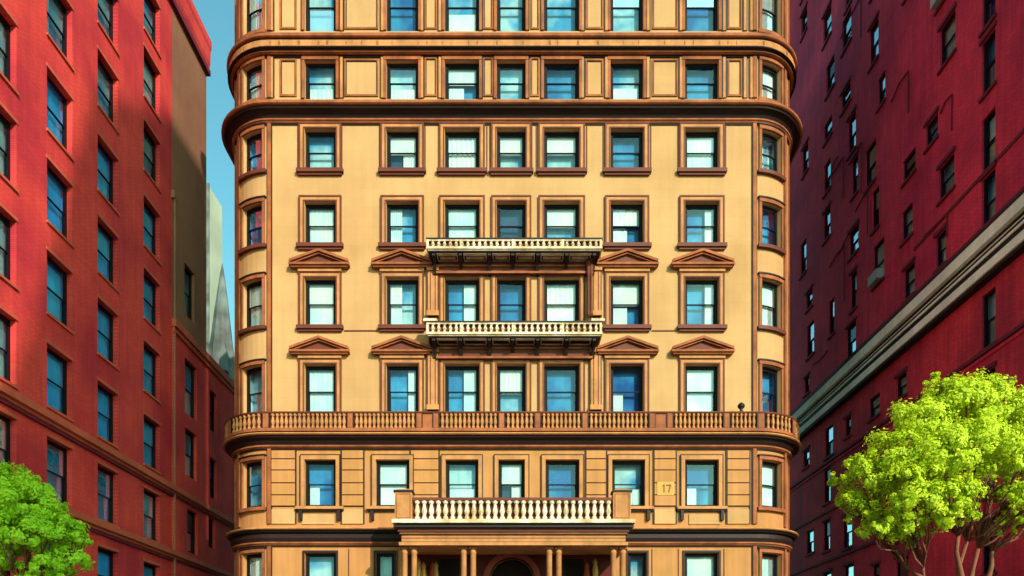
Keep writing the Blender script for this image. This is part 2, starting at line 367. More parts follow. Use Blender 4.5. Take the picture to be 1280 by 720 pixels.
for (r, c, o, sty) in wins:
    w = window(MP, *o, B, sty)
    s0, s1, z0, z1 = o
    tr = MB(); ln = MB()
    if c == 'corner':
        mbox(tr, MP, s0 - .13, s0 - .003, .003, .075, z0, z1 + .02); mbox(tr, MP, s1 + .003, s1 + .13, .003, .075, z0, z1 + .02)
        mbox(tr, MP, s0 - .13, s1 + .13, .003, .10, z1 + .023, z1 + .19)
        obj('architrave', tr, 'trim', w)
        mbox(ln, MP, s0 - .19, s1 + .19, .0, .14, z1 + .195, z1 + .25)
        obj('hood', ln, 'brown', w)
        if r != 3:
            sl = MB(); mbox(sl, MP, s0 - .2, s1 + .2, -.1, .17, z0 - .16, z0 + .0)
            obj('window_sill', sl, 'redbrown' if r in (6, 5, 4) else 'trim', w)
        continue
    if r in (7, 8):
        W_ = .13
        mbox(tr, MP, s0 - W_, s0 - .003, .003, .07, z0 + .02, z1 + .003); mbox(tr, MP, s1 + .003, s1 + W_, .003, .07, z0 + .02, z1 + .003)
        mbox(tr, MP, s0 - W_, s1 + W_, .003, .09, z1 + .006, z1 + .17)
        obj('architrave', tr, 'trim', w)
        mring(ln, MP, s0 - W_ - .045, s1 + W_ + .045, z0 + .02, z1 + .24, .07, .003, .05, bottom=False)
        obj('bead', ln, 'line', w)
    elif r in (6, 5, 4, 3):
        W_ = .19
        mbox(tr, MP, s0 - W_, s0 - .003, .003, .085, z0 + .003, z1 + .003); mbox(tr, MP, s1 + .003, s1 + W_, .003, .085, z0 + .003, z1 + .003)
        mbox(tr, MP, s0 - W_, s1 + W_, .003, .085, z1 + .006, z1 + .20)
        obj('architrave', tr, 'trimlight', w)
        e2 = .075
        mring(ln, MP, s0 - W_ - e2, s1 + W_ + e2, z0 + .003, z1 + .2 + e2, .07, .003, .11, bottom=False)
        # inner dark fillet
        mring(ln, MP, s0 - .065, s1 + .065, z0 + .003, z1 + .065, .05, .088, .105, bottom=False)
        obj('bead', ln, 'redbrown', w)
        if r != 3 and not (r == 4 and c in 'CDE') and not (r == 5 and c in 'CDE'):
            sl = MB(); mbox(sl, MP, s0 - .36, s1 + .36, -.10, .20, z0 - .17, z0)
            mbox(sl, MP, s0 - .28, s1 + .28, .003, .12, z0 - .27, z0 - .173)
            obj('window_sill', sl, 'redbrown', w)
        if r in (3, 4) and c in 'ABFG':
            # frieze and triangular pediment
            fz = MB(); zt = z1 + .25
            mbox(fz, MP, s0 - .28, s1 + .28, .003, .16, zt, zt + .22)
            obj('frieze', fz, 'trimlight', w)
            cx = (s0 + s1) / 2; hw = (s1 - s0) / 2 + .66; zb = zt + .225; hp = .50
            pd = MB()
            mbox(pd, MP, cx - hw, cx + hw, .003, .34, zb, zb + .10)
            mbox(pd, MP, cx - hw + .08, cx + hw - .08, .003, .26, zb - .075, zb - .003)
            for g in (-1, 1):
                for (o0, o1, dp) in ((0.0, .12, .36), (.155, .20, .28)):
                    def P(u, off): return cx + g * hw * (1 - u) , zb + .103 + u * hp - off
                    pr = []
                    for u in (0.02, 1.0):
                        x_, z_ = P(u, 0)
                        pr.append([MP(x_, .003, z_ + .12 - o1), MP(x_, dp, z_ + .12 - o1), MP(x_, dp, z_ + .12 - o0), MP(x_, .003, z_ + .12 - o0)])
                    pd.grid(pr)
            pdo = obj('pediment', pd, 'trim', w)
            ty = MB()
            ty.grid([[MP(cx - hw + .3, .12 + q, zb + .103) for q in (0, 1)]] if False else [[(cx - hw + .25, D - .003, zb + .104), (cx + hw - .25, D - .003, zb + .104), (cx, D - .003, zb + hp)],
                     [(cx - hw + .25, D - .15, zb + .104), (cx + hw - .25, D - .15, zb + .104), (cx, D - .15, zb + hp)]])
            obj('tympanum', ty, 'redbrown', w)
    elif r == 2:
        W_ = .17
        mbox(tr, MP, s0 - W_, s0 - .003, .003, .085, z0 + .003, z1 + .003); mbox(tr, MP, s1 + .003, s1 + W_, .003, .085, z0 + .003, z1 + .003)
        mbox(tr, MP, s0 - W_, s1 + W_, .003, .085, z1 + .006, z1 + .20)
        obj('architrave', tr, 'trimlight', w)
        mring(ln, MP, s0 - W_ - .04, s1 + W_ + .04, z0 + .003, z1 + .24, .035, .003, .10, bottom=False)
        obj('bead', ln, 'line', w)
        if c in 'ABFG':
            sl = MB(); mbox(sl, MP, s0 - .38, s1 + .38, -.10, .24, z0 - .13, z0)
            so = obj('window_sill', sl, 'trimlight', w)
            bk = MB()
            for t in (s0 - .22, s1 + .08):
                mbox(bk, MP, t, t + .14, .003, .18, z0 - .62, z0 - .133)
            mbox(bk, MP, s0 - .38, s1 + .38, .003, .15, z0 - .20, z0 - .134)
            obj('sill_bracket', bk, 'brown', w)
    elif r == 1:
        mring(ln, MP, s0 - .10, s1 + .10, z0, z1 + .10, .09, .003, .06, bottom=False)
        obj('bead', ln, 'brown', w)

# horizontal cornices and ledges : all swept round the corners
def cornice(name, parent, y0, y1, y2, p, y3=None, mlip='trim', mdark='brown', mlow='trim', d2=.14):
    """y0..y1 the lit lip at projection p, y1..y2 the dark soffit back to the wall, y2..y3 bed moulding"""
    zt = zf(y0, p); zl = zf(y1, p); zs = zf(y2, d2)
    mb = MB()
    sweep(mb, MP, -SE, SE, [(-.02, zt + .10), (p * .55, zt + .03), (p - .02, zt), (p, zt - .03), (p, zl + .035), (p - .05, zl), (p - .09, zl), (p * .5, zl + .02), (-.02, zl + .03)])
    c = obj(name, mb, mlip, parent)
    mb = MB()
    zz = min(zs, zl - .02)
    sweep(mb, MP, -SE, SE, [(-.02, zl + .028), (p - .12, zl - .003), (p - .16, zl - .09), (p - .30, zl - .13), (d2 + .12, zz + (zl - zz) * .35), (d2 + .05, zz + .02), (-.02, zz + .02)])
    obj('soffit', mb, mdark, c)  # dark colour carries the shade under the cornice
    if y3:
        mb = MB()
        z3 = zf(y3, d2)
        sweep(mb, MP, -SE, SE, [(-.02, zz + .017), (d2 + .05, zz + .017), (d2 + .05, zz - .05), (d2, zz - .08), (d2 - .04, z3), (-.02, z3)])
        obj('bed_moulding', mb, mlow, c)
        mb = MB(); sweep(mb, MP, -SE, SE, [(-.02, z3 - .003), (.07, z3 - .003), (.06, z3 - .05), (-.02, z3 - .05)])
        obj('bead', mb, 'line', c)
    return c
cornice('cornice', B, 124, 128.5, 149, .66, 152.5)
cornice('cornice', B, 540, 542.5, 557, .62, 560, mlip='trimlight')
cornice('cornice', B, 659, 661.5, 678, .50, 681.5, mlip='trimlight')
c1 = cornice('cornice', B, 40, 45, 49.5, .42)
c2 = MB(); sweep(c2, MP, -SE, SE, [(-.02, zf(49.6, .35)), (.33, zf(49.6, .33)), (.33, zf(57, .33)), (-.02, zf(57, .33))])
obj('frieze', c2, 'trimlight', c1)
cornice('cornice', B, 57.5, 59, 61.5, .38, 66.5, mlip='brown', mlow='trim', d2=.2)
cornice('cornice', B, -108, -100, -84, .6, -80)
# small fluting on the frieze
c3 = MB()
s = -A_ - LARC
while s < A_ + LARC:
    wd = random.choice((.03, .05, .03, .09))
    mbox(c3, MP, s, s + wd, .331, .345, zf(55.5, .33), zf(51, .33)); s += random.choice((.4, .7, 1.2, .9))
obj('frieze_relief', c3, 'trim', c1)
# string line at the sill of the third row
mb = MB()
for a, b in ((430.5, 472.5), (814.5, 845.5)): mbox(mb, MP, xf(a), xf(b), .003, .04, zf(414.2), zf(413))
obj('string_course', mb, 'redbrown', B)

# pilaster strips at the two bends and at the outer edge of the rounded corners
mb = MB()
for g in (-1, 1):
    for (ya, yb) in ((68, 123), (-32, 39), (153, 516), (561, 655), (683, 890)):
        for (a, b, dd) in ((A_ - .06, A_ + .10, .09), (A_ + 1.78, A_ + 1.98, .09), (A_ + 2.5, A_ + 2.62, .07)):
            q = (a, b) if g > 0 else (-b, -a)
            mbox(mb, MP, q[0], q[1], -.02, dd, zf(yb), zf(ya))
obj('corner_pilaster', mb, 'trim', B)
mb = MB()
for g in (-1, 1):
    for (ya, yb) in ((68, 123), (-32, 39), (153, 516), (561, 655), (683, 890)):
        for (a, b, dd) in ((A_ - .105, A_ - .065, .05), (A_ + .105, A_ + .14, .05), (A_ + 1.985, A_ + 2.03, .05)):
            q = (a, b) if g > 0 else (-b, -a)
            mbox(mb, MP, q[0], q[1], -.02, dd, zf(yb), zf(ya))
obj('bead', mb, 'line', B)

# upper two storeys: pilasters and framed panels between the windows
def panel(x0, x1, y0, y1, w=.06):
    p = MB(); mring(p, MP, xf(x0), xf(x1), zf(y1), zf(y0), w, .003, .055)
    o = obj('wall_panel', p, 'trim', B)
    q = MB(); mring(q, MP, xf(x0) + w + .003, xf(x1) - w - .003, zf(y1) + w + .003, zf(y0) - w - .003, .03, .003, .03)
    obj('bead', q, 'line', o)
for (ya, yb) in ((72, 121), (-25, 37)):
    for (x0, x1) in ((350, 371), (431, 473), (732, 754), (815, 847), (909, 927)):
        panel(x0, x1, ya + 3, yb)
    for (x0, x1) in ((531, 546), (604, 616), (663, 674)):
        panel(x0, x1, ya + 1, yb, .05)
    pm = MB(); lm = MB()
    for x in (340, 478, 427, 527.5, 550, 728, 758, 810, 851, 905, 931, 939):
        mbox(pm, MP, xf(x - 1.6), xf(x + 1.6), .002, .065, zf(yb + 2), zf(ya - 4))
        for q in (-2.5, 2.5): mbox(lm, MP, xf(x + q) - .024, xf(x + q) + .024, .002, .04, zf(yb + 2), zf(ya - 4))
    po = obj('pilaster', pm, 'trimlight', B)
    obj('bead', lm, 'line', po)
# row 6: vertical strips from the cornice down beside the windows
pm = MB()
for x in (372.5, 427.5, 474.5, 531.5, 608.8, 612.4, 665, 670.5, 733.5, 754, 813.5, 847.5, 907):
    mbox(pm, MP, xf(x) - .022, xf(x) + .022, .002, .035, zf(214), zf(153))
obj('pilaster', pm, 'redbrown', B)

# centre bay: panels and posts between the balconies
def zbox(mb, x0, x1, y0, y1, d0, d1):
    mbox(mb, MP, xf(x0), xf(x1), d0, d1, zf(y1), zf(y0))
cb = MB(); zbox(cb, 549, 737, 329, 345.5, .004, .19); zbox(cb, 549, 737, 431, 451, .004, .19)
cbo = obj('centre_frieze', cb, 'redbrown', B)
cb = MB()
for yy in (329, 431): zbox(cb, 546, 740, yy + 6, yy + 8, .19, .27)
for yy in (343, 448.5): zbox(cb, 546, 740, yy, yy + 2.5, .19, .28)
obj('moulding', cb, 'trim', cbo)
for yy0, yy1 in ((332, 397), (434, 514)):
    for x in (541.5, 744.5):
        p = MB(); zbox(p, x - 6, x + 6, yy0 + 8, yy1, .004, .16); zbox(p, x - 7.5, x + 7.5, yy0 + 4, yy0 + 9, .004, .24); zbox(p, x - 7.5, x + 7.5, yy1 - 6, yy1, .004, .24)
        po = obj('pilaster', p, 'trimlight', B)
        q = MB()
        for t in (-6.6, -3, 3, 6.6): zbox(q, x + t - .5, x + t + .5, yy0 + 10, yy1 - 7, .004, .175)
        obj('bead', q, 'redbrown', po)
q = MB()
for x in (735.5, 739): q.lathe(xf(x, .3), D - .34, [(.07, zf(400)), (.1, zf(398)), (.065, zf(394)), (.055, zf(352)), (.09, zf(348)), (.1, zf(340)), (.13, zf(334)), (.13, zf(330))])
obj('colonnette', q, 'redbrown', B)

def baluster_row(mb, x0, x1, d, z0, z1, pitch, mp=MP, r=.045, seg=6):
    n = max(1, int(round((x1 - x0) / pitch)))
    h = z1 - z0
    for i in range(n):
        s_ = x0 + (i + .5) * (x1 - x0) / n
        x, y, _ = mp(s_, d, 0)
        mb.lathe(x, y, [(r * 1.1, z0), (r * 1.1, z0 + .12 * h), (r * .6, z0 + .2 * h), (r * 1.25, z0 + .42 * h), (r * .6, z0 + .8 * h), (r * 1.1, z0 + .88 * h), (r * 1.1, z1)], seg)

# two narrow balconies in the centre
for (yt, yb_, kind) in ((297, 310.5, 0), (401, 417.5, 1)):
    p = 1.0
    x0, x1 = xf(533, p), xf(753, p)
    zt, zl = zf(yt, p), zf(yb_, p)
    s = MB(); mbox(s, MP, x0, x1, .006, p, zl, zl + .10); mbox(s, MP, x0 + .05, x1 - .05, .006, p - .06, zl - .05, zl - .002)
    bo = obj('balcony', s, 'cream', B)
    q = MB(); mbox(q, MP, x0 - .02, x1 + .02, p - .13, p + .01, zt - .06, zt)
    for g in (x0, x1 - .1): mbox(q, MP, g, g + .1, .01, p - .133, zt - .06, zt)
    obj('handrail', q, 'brown', bo)
    q = MB()
    for f_ in (0, .19, .485, .77, .985): mbox(q, MP, x0 + f_ * (x1 - x0), x0 + f_ * (x1 - x0) + .10, p - .12, p - .01, zl + .102, zt - .062)
    mbox(q, MP, x0 + .02, x1 - .02, p - .10, p - .02, zt - .12, zt - .063)
    obj('railing_post', q, 'cream', bo)
    q = MB(); mbox(q, MP, x0 + .1, x1 - .1, p - .19, p - .16, zl + .102, zt - .08); obj('back_panel', q, 'redbrown', bo)  # added dark sheet so the gaps between balusters read dark
    nb_ = 29
    for k in range(nb_):
        q = MB(); baluster_row(q, x0 + .15 + k * (x1 - x0 - .3) / nb_, x0 + .15 + (k + 1) * (x1 - x0 - .3) / nb_, p - .06, zl + .10, zt - .11, 5, r=.072)
        obj('baluster', q, 'cream', bo)
    q = MB()
    for g in (x0 + .05, x1 - .05):
        for k in range(6):
            y = D - .1 - k * .14; q.lathe(g, y, [(.045, zl + .1), (.03, zl + .2), (.05, zl + .27), (.045, zt - .06)], 6)
    obj('side_railing', q, 'cream', bo, split=False)
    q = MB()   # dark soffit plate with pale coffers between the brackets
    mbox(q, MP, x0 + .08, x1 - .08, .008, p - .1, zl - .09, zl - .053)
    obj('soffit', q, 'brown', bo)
    bx_ = [543, 576, 612, 641, 672, 708, 742]
    q = MB()
    for a, b in zip(bx_, bx_[1:]):
        u, v = xf(a, .5) + .13, xf(b, .5) - .13
        w_ = .05
        mbox(q, MP, u, v, .64, .80, zl - .13, zl - .092); mbox(q, MP, u, v, .18, .26, zl - .13, zl - .092)
        mbox(q, MP, u, u + w_, .263, .637, zl - .13, zl - .092); mbox(q, MP, v - w_, v, .263, .637, zl - .13, zl - .092)
        if kind == 0: mbox(q, MP, u + .12, v - .12, .36, .54, zl - .125, zl - .092)
    obj('coffer', q, 'cream', bo)
    for i, a in enumerate(bx_):
        u = xf(a, .5); wd = .075
        big = i in (0, 2, 4, 6) if kind == 0 else i != 3
        drop = .62 if big else .25
        q = MB(); zz = zl - .093
        prof = [(.008, zz), (p - .16, zz), (p - .16, zz - .12), (p - .34, zz - .17), (.42, zz - .20 - drop * .15), (.26, zz - .28 - drop * .4), (.23, zz - drop), (.008, zz - drop)]
        q.grid([[MP(u - wd, d, z) for d, z in prof], [MP(u + wd, d, z) for d, z in prof]])
        obj('bracket', q, 'brown', bo)
# ornament blocks at the ends of the lower balcony
for x in (538, 747):
    q = MB(); X = xf(x, .7)
    mbox(q, MP, X - .3, X + .3, .5, .9, zf(401, .9) + .003, zf(398, .9))
    for k in range(5): q.lathe(X - .24 + k * .12, D - .7, [(.05, zf(398, .9) - .02), (.07, zf(397, .9)), (.03, zf(395.2, .9)), (.0, zf(394.5, .9))], 6)
    obj('carved_block', q, 'cream', B)

# long balustrade standing on the cornice above the second row
dB = .44
zr0, zr1 = zf(539, dB), zf(515, dB)
q = MB(); sweep(q, MP, -SE, SE, [(dB - .09, zr1), (dB + .09, zr1), (dB + .09, zr1 - .04), (dB + .06, zr1 - .09), (dB - .09, zr1 - .09)])
ba = obj('balustrade', q, 'redbrown', B)
q = MB(); sweep(q, MP, -SE, SE, [(dB - .08, zr0 + .13), (dB + .07, zr0 + .13), (dB + .09, zr0 - .01), (dB - .08, zr0 - .01)])
obj('plinth', q, 'trim', ba)
posts = [333, 438, 524, 545, 627, 672, 731, 815, 837, 908, 950]
pS = [-SE + .1, -A_ - LARC - .3, -A_ - LARC * .52] + [xf(x, dB) for x in posts] + [A_ + LARC * .5, A_ + LARC + .3, SE - .1]
q = MB()
for s_ in pS: mbox(q, MP, s_ - .11, s_ + .11, dB - .08, dB + .08, zr0 + .133, zr1 - .093)
obj('post', q, 'trim', ba)
q = MB()
for s_ in pS:
    for g in (-.135, .135): mbox(q, MP, s_ + g - .02, s_ + g + .02, dB - .05, dB + .06, zr0 + .133, zr1 - .093)
obj('bead', q, 'line', ba)
qq = MB()
for i, (a, b) in enumerate(zip(pS, pS[1:])):
    if b - a < .9: 
        q = MB(); mbox(q, MP, a + .16, b - .16, dB - .04, dB + .02, zr0 + .134, zr1 - .094); obj('balustrade_panel', q, 'trim', ba); continue
    baluster_row(qq, a + .19, b - .19, dB, zr0 + .13, zr1 - .09, .20, r=.068)
obj('balusters', qq, 'trimlight', ba, kind='stuff')
q = MB(); mbox(q, MP, -A_ - LARC, A_ + LARC, dB - .13, dB - .10, zr0 + .02, zr1 - .10); obj('back_panel', q, 'redbrown', ba)  # added sheet darkening the gaps along the long balustrade
# small urn standing on the balustrade
q = MB(); X, Y_, _ = MP(xf(926.5, dB), dB, 0)
q.lathe(X, Y_, [(.10, zr1), (.10, zr1 + .04), (.04, zr1 + .08), (.14, zr1 + .2), (.17, zr1 + .28), (.12, zr1 + .37), (.05, zr1 + .42), (.0, zr1 + .44)], 12)
obj('urn', q, 'brown', None, smooth=True, label='small dark round urn standing on the long balustrade near the right end', category='urn')

# second row: blocks of banded stone between the windows
ys = [563, 574, 588, 604, 619, 633]
q = MB(); ql = MB()
for (x0, x1) in ((340, 369), (428, 454), (514, 548), (733, 757), (818, 844), (909, 936)):
    for a, b in zip(ys, ys[1:]):
        zbox(q, x0, x1, a + .7, b - .7, .004, .075)
    for yy in ys[1:]: zbox(ql, x0, x1, yy - .65, yy + .65, .002, .02)
    for xx in (x0 - 1.2, x1 + 1.2): zbox(ql, xx - .6, xx + .6, 563, 655, .004, .06)
bo = obj('banded_stone', q, 'ochre_low', B)
obj('joint', ql, 'line', bo)
q = MB()
for (x0, x1) in ((340, 369), (428, 454), (515, 548), (733, 757), (818, 844), (909, 936)): zbox(q, x0, x1, 637, 655, .004, .07)
for (x0, x1) in ((378, 418), (861, 900)): zbox(q, x0, x1, 643, 655.5, .004, .05)
obj('apron_panel', q, 'ochre', B)
# the carved number 17 on its block
q = MB(); zbox(q, 821, 842, 603, 619.5, .08, .095)
nb = obj('number_block', q, 'plaque', B)
q = MB()
zbox(q, 826.5, 837.5, 604.2, 605.3, .096, .105)
q2 = MB()
zbox(q2, 828.8, 830.4, 606.6, 616, .096, .108)
def slant(mb, xa, ya, xb, yb2, w):
    r0 = [(xf(xa - w), D - dd, zf(ya)) for dd in (.096, .108)] + [(xf(xa + w), D - dd, zf(ya)) for dd in (.108, .096)]
    r1 = [(xf(xb - w), D - dd, zf(yb2)) for dd in (.096, .108)] + [(xf(xb + w), D - dd, zf(yb2)) for dd in (.108, .096)]
    mb.grid([r0, r1])
slant(q2, 827.3, 609, 829.4, 606.4, .7)
zbox(q2, 832.2, 838.4, 606.4, 608, .096, .109)
slant(q2, 837.4, 607.5, 835.2, 616.4, .8)
obj('house_number', q2, 'trim', nb)
# ground floor pilasters
q = MB(); q2 = MB()
for x in (436, 497, 782, 815, 848, 905): 
    zbox(q2, x - .5, x + .5, 686, 880, .002, .03)
zbox(q, 500, 505, 686, 880, .003, .1); zbox(q, 776, 780, 686, 880, .003, .1)
obj('pilaster', q, 'trimlight', B); obj('bead', q2, 'redbrown', B)

# ---- the porch
dp = 2.6
def zp(y, d=dp): return zf(y, d)
def xp(x, d=dp): return xf(x, d)
q = MB()
# entablature: stacked fasciae, three sided
def tri_box(mb, e, z0, z1, inner=.0):
    """slab from the wall out to dp+e, wider by e on each side"""
    mbox(mb, MP, xp(502) - e, xp(782) + e, .004, dp + e, z0, z1)
tri_box(q, .0, zp(677.5), zp(668)); tri_box(q, .06, zp(667.8), zp(665.5)); tri_box(q, .10, zp(682), zp(678))
P_ = obj('porch', q, 'trimlight', B)
q = MB(); tri_box(q, .025, zp(678.0) + .003, zp(676.9)); tri_box(q, .09, zp(668.3), zp(667.2)); tri_box(q, .02, zp(672.8), zp(672.2)); tri_box(q, .14, zp(665.3), zp(661)); 
obj('fascia', q, 'redbrown', P_)
q = MB(); tri_box(q, .30, zp(660.8), zp(656.5, dp + .3)); tri_box(q, .22, zp(656.5, dp + .3) + .003, zp(654, dp + .3))
obj('soffit', q, 'brown', P_)
q = MB(); tri_box(q, .36, zp(653.6, dp + .3), zp(649, dp + .3))
obj('porch_roof', q, 'cream', P_)
zt_, zb_ = zp(622.5, dp), zp(649, dp + .3)
q = MB(); mbox(q, MP, xp(514), xp(768), dp - .10, dp + .10, zt_ - .13, zt_)
for a in (xp(504), xp(777)): mbox(q, MP, a - .1, a + .1, .3, dp - .3, zt_ - .12, zt_ - .004)
pb = obj('balustrade', q, 'redbrown', P_)
q = MB(); mbox(q, MP, xp(514), xp(768), dp - .09, dp + .09, zb_ + .003, zb_ + .06); obj('plinth', q, 'cream', pb)
q = MB(); mbox(q, MP, xp(515), xp(767), dp - .16, dp - .13, zb_ + .02, zt_ - .14); obj('back_panel', q, 'redbrown', pb)  # added sheet darkening the gaps of the porch balusters
for k in range(28):
    q = MB(); w_ = (xp(765) - xp(517)) / 28; baluster_row(q, xp(517) + k * w_, xp(517) + (k + 1) * w_, dp, zb_ + .06, zt_ - .13, 5, r=.095, seg=8)
    obj('baluster', q, 'cream', pb)
for a in (xp(504), xp(777)):
    for k in range(7):
        q = MB(); q.lathe(a, D - .4 - k * .28, [(.08, zb_ + .003), (.05, zb_ + .15), (.1, zb_ + .35), (.05, zt_ - .25), (.08, zt_ - .12)], 8); obj('baluster', q, 'cream', pb)
for (a, b) in ((494, 515.5), (766, 788)):
    q = MB(); mbox(q, MP, xp(a), xp(b), dp - .38, dp + .14, zb_ + .003, zp(616))
    po = obj('pedestal', q, 'trimlight', P_)
    q = MB(); mbox(q, MP, xp(a) - .05, xp(b) + .05, dp - .42, dp + .19, zp(616) + .003, zp(613.6)); obj('cap', q, 'brown', po)
    q = MB(); xx0, xx1 = xp(a) - .0, xp(b) + .0
    q.grid([[(x_, D - dp + .38, zp(613.6) + .002), (x_, D - dp - .14, zp(613.6) + .002), (x_ + s_ * .12, D - dp - .02, zp(611.2)), (x_ + s_ * .12, D - dp + .28, zp(611.2))] for x_, s_ in ((xx0, 1), (xx1, -1))])
    obj('cap_stone', q, 'trimlight', po)
    q = MB(); mring(q, MP, xp(a) + .06, xp(b) - .06, zb_ + .08, zp(618), .03, dp + .141, dp + .155); obj('bead', q, 'trim', po)
ZF = 1.25
for xc in (510.5, 585, 693, 774):
    for g in (-1, 1):
        X = xp(xc) + g * .205; r = .125; y = D - dp + .3
        q = MB(); q.lathe(X, y, [(r * 1.35, ZF + .1), (r * 1.35, ZF + .25), (r * 1.05, ZF + .3), (r * 1.05, 3), (r * .98, zp(690)), (r * 1.2, zp(689)), (r * 1.0, zp(688)), (r * 1.3, zp(685.6))], 16)
        co = obj('column', q, 'trimlight', P_, smooth=False)
        for p_ in co.data.polygons: p_.use_smooth = True
        q = MB(); q.box(X - r * 1.45, X + r * 1.45, y - r * 1.45, y + r * 1.45, zp(685.6), zp(682.3)); obj('capital', q, 'trim', co)
    q = MB(); X = xp(xc); q.box(X - .42, X + .42, D - dp + .3 - .24, D - dp + .3 + .24, ZF, ZF + .098); obj('column_base', q, 'trimlight', P_)
# podium and steps
q = MB(); q.box(-5.6, 5.6, D - dp - .25, D - .005, .13, ZF - .004)
for k in range(6): q.box(-3, 3, D - dp - .25 - .3 * (k + 1), D - dp - .252 - .3 * k, .13, ZF - .004 - .18 * (k + 1))
obj('steps', q, 'kerb', P_)
# red wall inside the porch with the arched doorway
yw = D - .46
q = MB(); X0, X1, ZT = -4.75, 4.75, zp(682.3)
ra, zc = 1.06, zf(692) - 1.32
n = 24
arc = [(ra * math.cos(PI * k / n), zc + ra * math.sin(PI * k / n)) for k in range(n + 1)]
for (a, b), (c, d_) in zip(arc, arc[1:]): q.quad((a, yw, b), (c, yw, d_), (c, yw, ZT), (a, yw, ZT)); q.quad((a, yw, b), (c, yw, d_), (c, yw + .4, d_), (a, yw + .4, b))
def side_wall(xa, xb, holes):
    xs = sorted(set([xa, xb] + [h[0] for h in holes] + [h[1] for h in holes])); zs = sorted(set([ZF, ZT] + [h[2] for h in holes] + [h[3] for h in holes]))
    for i in range(len(xs) - 1):
        for j in range(len(zs) - 1):
            u, v = (xs[i] + xs[i + 1]) / 2, (zs[j] + zs[j + 1]) / 2
            if any(h[0] < u < h[1] and h[2] < v < h[3] for h in holes): continue
            q.quad((xs[i], yw, zs[j]), (xs[i + 1], yw, zs[j]), (xs[i + 1], yw, zs[j + 1]), (xs[i], yw, zs[j + 1]))
h1 = (xf(549), xf(575), 3.2, zf(700.5)); h2 = (xf(703), xf(729), 3.2, zf(700.5))
side_wall(X0, -ra, [h1]); side_wall(ra, X1, [h2])
for g in (-ra, ra): q.quad((g, yw, ZF), (g, yw + .4, ZF), (g, yw + .4, zc), (g, yw, zc))
obj('porch_wall', q, 'portred', P_)
q = MB()
for rr0, rr1, dd in ((1.063, 1.32, .08),):
    pts0 = [(rr0, ZF)] + [(rr0 * math.cos(PI * k / n), zc + rr0 * math.sin(PI * k / n)) for k in range(n + 1)] + [(-rr0, ZF)]
    pts1 = [(rr1, ZF)] + [(rr1 * math.cos(PI * k / n), zc + rr1 * math.sin(PI * k / n)) for k in range(n + 1)] + [(-rr1, ZF)]
    q.grid([[(a[0], yw - .003, a[1]), (a[0], yw - dd, a[1]), (b[0], yw - dd, b[1]), (b[0], yw - .003, b[1])] for a, b in zip(pts0, pts1)])
obj('arch', q, 'archred', P_)
q = MB(); q.box(-1.0, -.02, yw + .3, yw + .36, ZF, zc); q.box(.02, 1.0, yw + .3, yw + .36, ZF, zc)
for g in (-1, 1):
    for z in (1.6, 2.9, 4.2): q.box(g * .5 - .33, g * .5 + .33, yw + .27, yw + .298, z, z + 1.0)
fan = [(.98 * math.cos(PI * k / n), zc + .02 + .98 * math.sin(PI * k / n)) for k in range(n + 1)]
q.grid([[(a, yw + .34, b), (a * .93, yw + .34, zc + .02 + (b - zc - .02) * .93), (a * .93, yw + .28, zc + .02 + (b - zc - .02) * .93), (a, yw + .28, b)] for a, b in fan])
do = obj('door', q, 'door', P_)
q = MB(); q.v += [(a, yw + .36, b) for a, b in fan]; q.f.append(tuple(range(len(fan)))); obj('fanlight', q, 'door', do)
q = MB()
for g in (-1, 1): q.lathe(g * .1, yw + .25, [(.03, 2.6), (.03, 2.95)], 8)
obj('handle', q, 'gold', do)
PM = Map(lambda s_, d_, z_: (s_, yw - d_, z_))
for h in (h1, h2): window(PM, h[0], h[1], h[2], h[3], P_, 'dk', gm='door', rec=.03, room=.15, fw=.08)
for x in (523, 529.5, 540.5, 545, 733.5, 744):
    q = MB(); X = xf(x, .7); zt0 = zf(697 if x in (523, 744) else 702, .7); y = yw - .22
    q.lathe(X, y, [(.05, zt0 - 1.5), (.12, zt0 - 1.35), (.06, zt0 - 1.2), (.13, zt0 - .9), (.15, zt0 - .6), (.09, zt0 - .3), (.12, zt0 - .2), (.05, zt0 - .06), (.01, zt0)], 8)
    q.box(X - .02, X + .02, y, yw - .002, zt0 - .9, zt0 - .8)
    obj('carved_ornament', q, 'gold' if x in (523, 529.5, 744, 545) else 'archred', P_)

# ================================================================== LEFT RED BUILDING
WL = 18.0
LM = Map(lambda s_, d_, z_: (-WL + d_, s_, z_))
LB = thing('brick_building', 'tall red brick block on the left with blue sash windows and a tan rear end', 'building', (-WL - 6, 27, 0))
colsL = [18.6, 22.0, 25.35, 28.67, 32.08, 36.0]
rowsL = [6.5, 10.1, 13.7, 17.3, 20.85, 24.4, 28.1, 31.7, 35.0]
hw, hh = .80, 1.20
opsL = []; wl = []
Y0, Y1, Y2, Y3 = 12.0, 38.1, 42.4, 46.8
for i, cy in enumerate(colsL):
    for j, cz in enumerate(rowsL):
        o = (cy - hw, cy + hw, cz - hh, cz + hh); opsL.append(o)
        st = 's'
        if i == 2: st = 'w'
        elif i == 5 and j in (7,): st = 'w'
        elif i == 3 and j in (6,): st = 'twl'
        elif (i, j) in ((5, 6), (4, 7), (4, 6), (5, 8)): st = 't'
        wl.append((o, st, 0))
opsL += [(c - hw, c + hw, 2.0, 4.2) for c in colsL]; wl += [(o, 'b', 0) for o in opsL[-6:]]
mb = MB(); wall(mb, LM, Y0, Y1, 0, 39.6, opsL)
mb.quad((-WL, Y0, 0), (-WL - 14, Y0, 0), (-WL - 14, Y0, 39.6), (-WL, Y0, 39.6))
mb.quad((-WL - 14, Y0, 0), (-WL - 14, Y2, 0), (-WL - 14, Y2, 39.6), (-WL - 14, Y0, 39.6))
obj('wall', mb, 'redbrick', LB)
o_t = (40.2 - .62, 40.2 + .62, 22.1, 24.9)
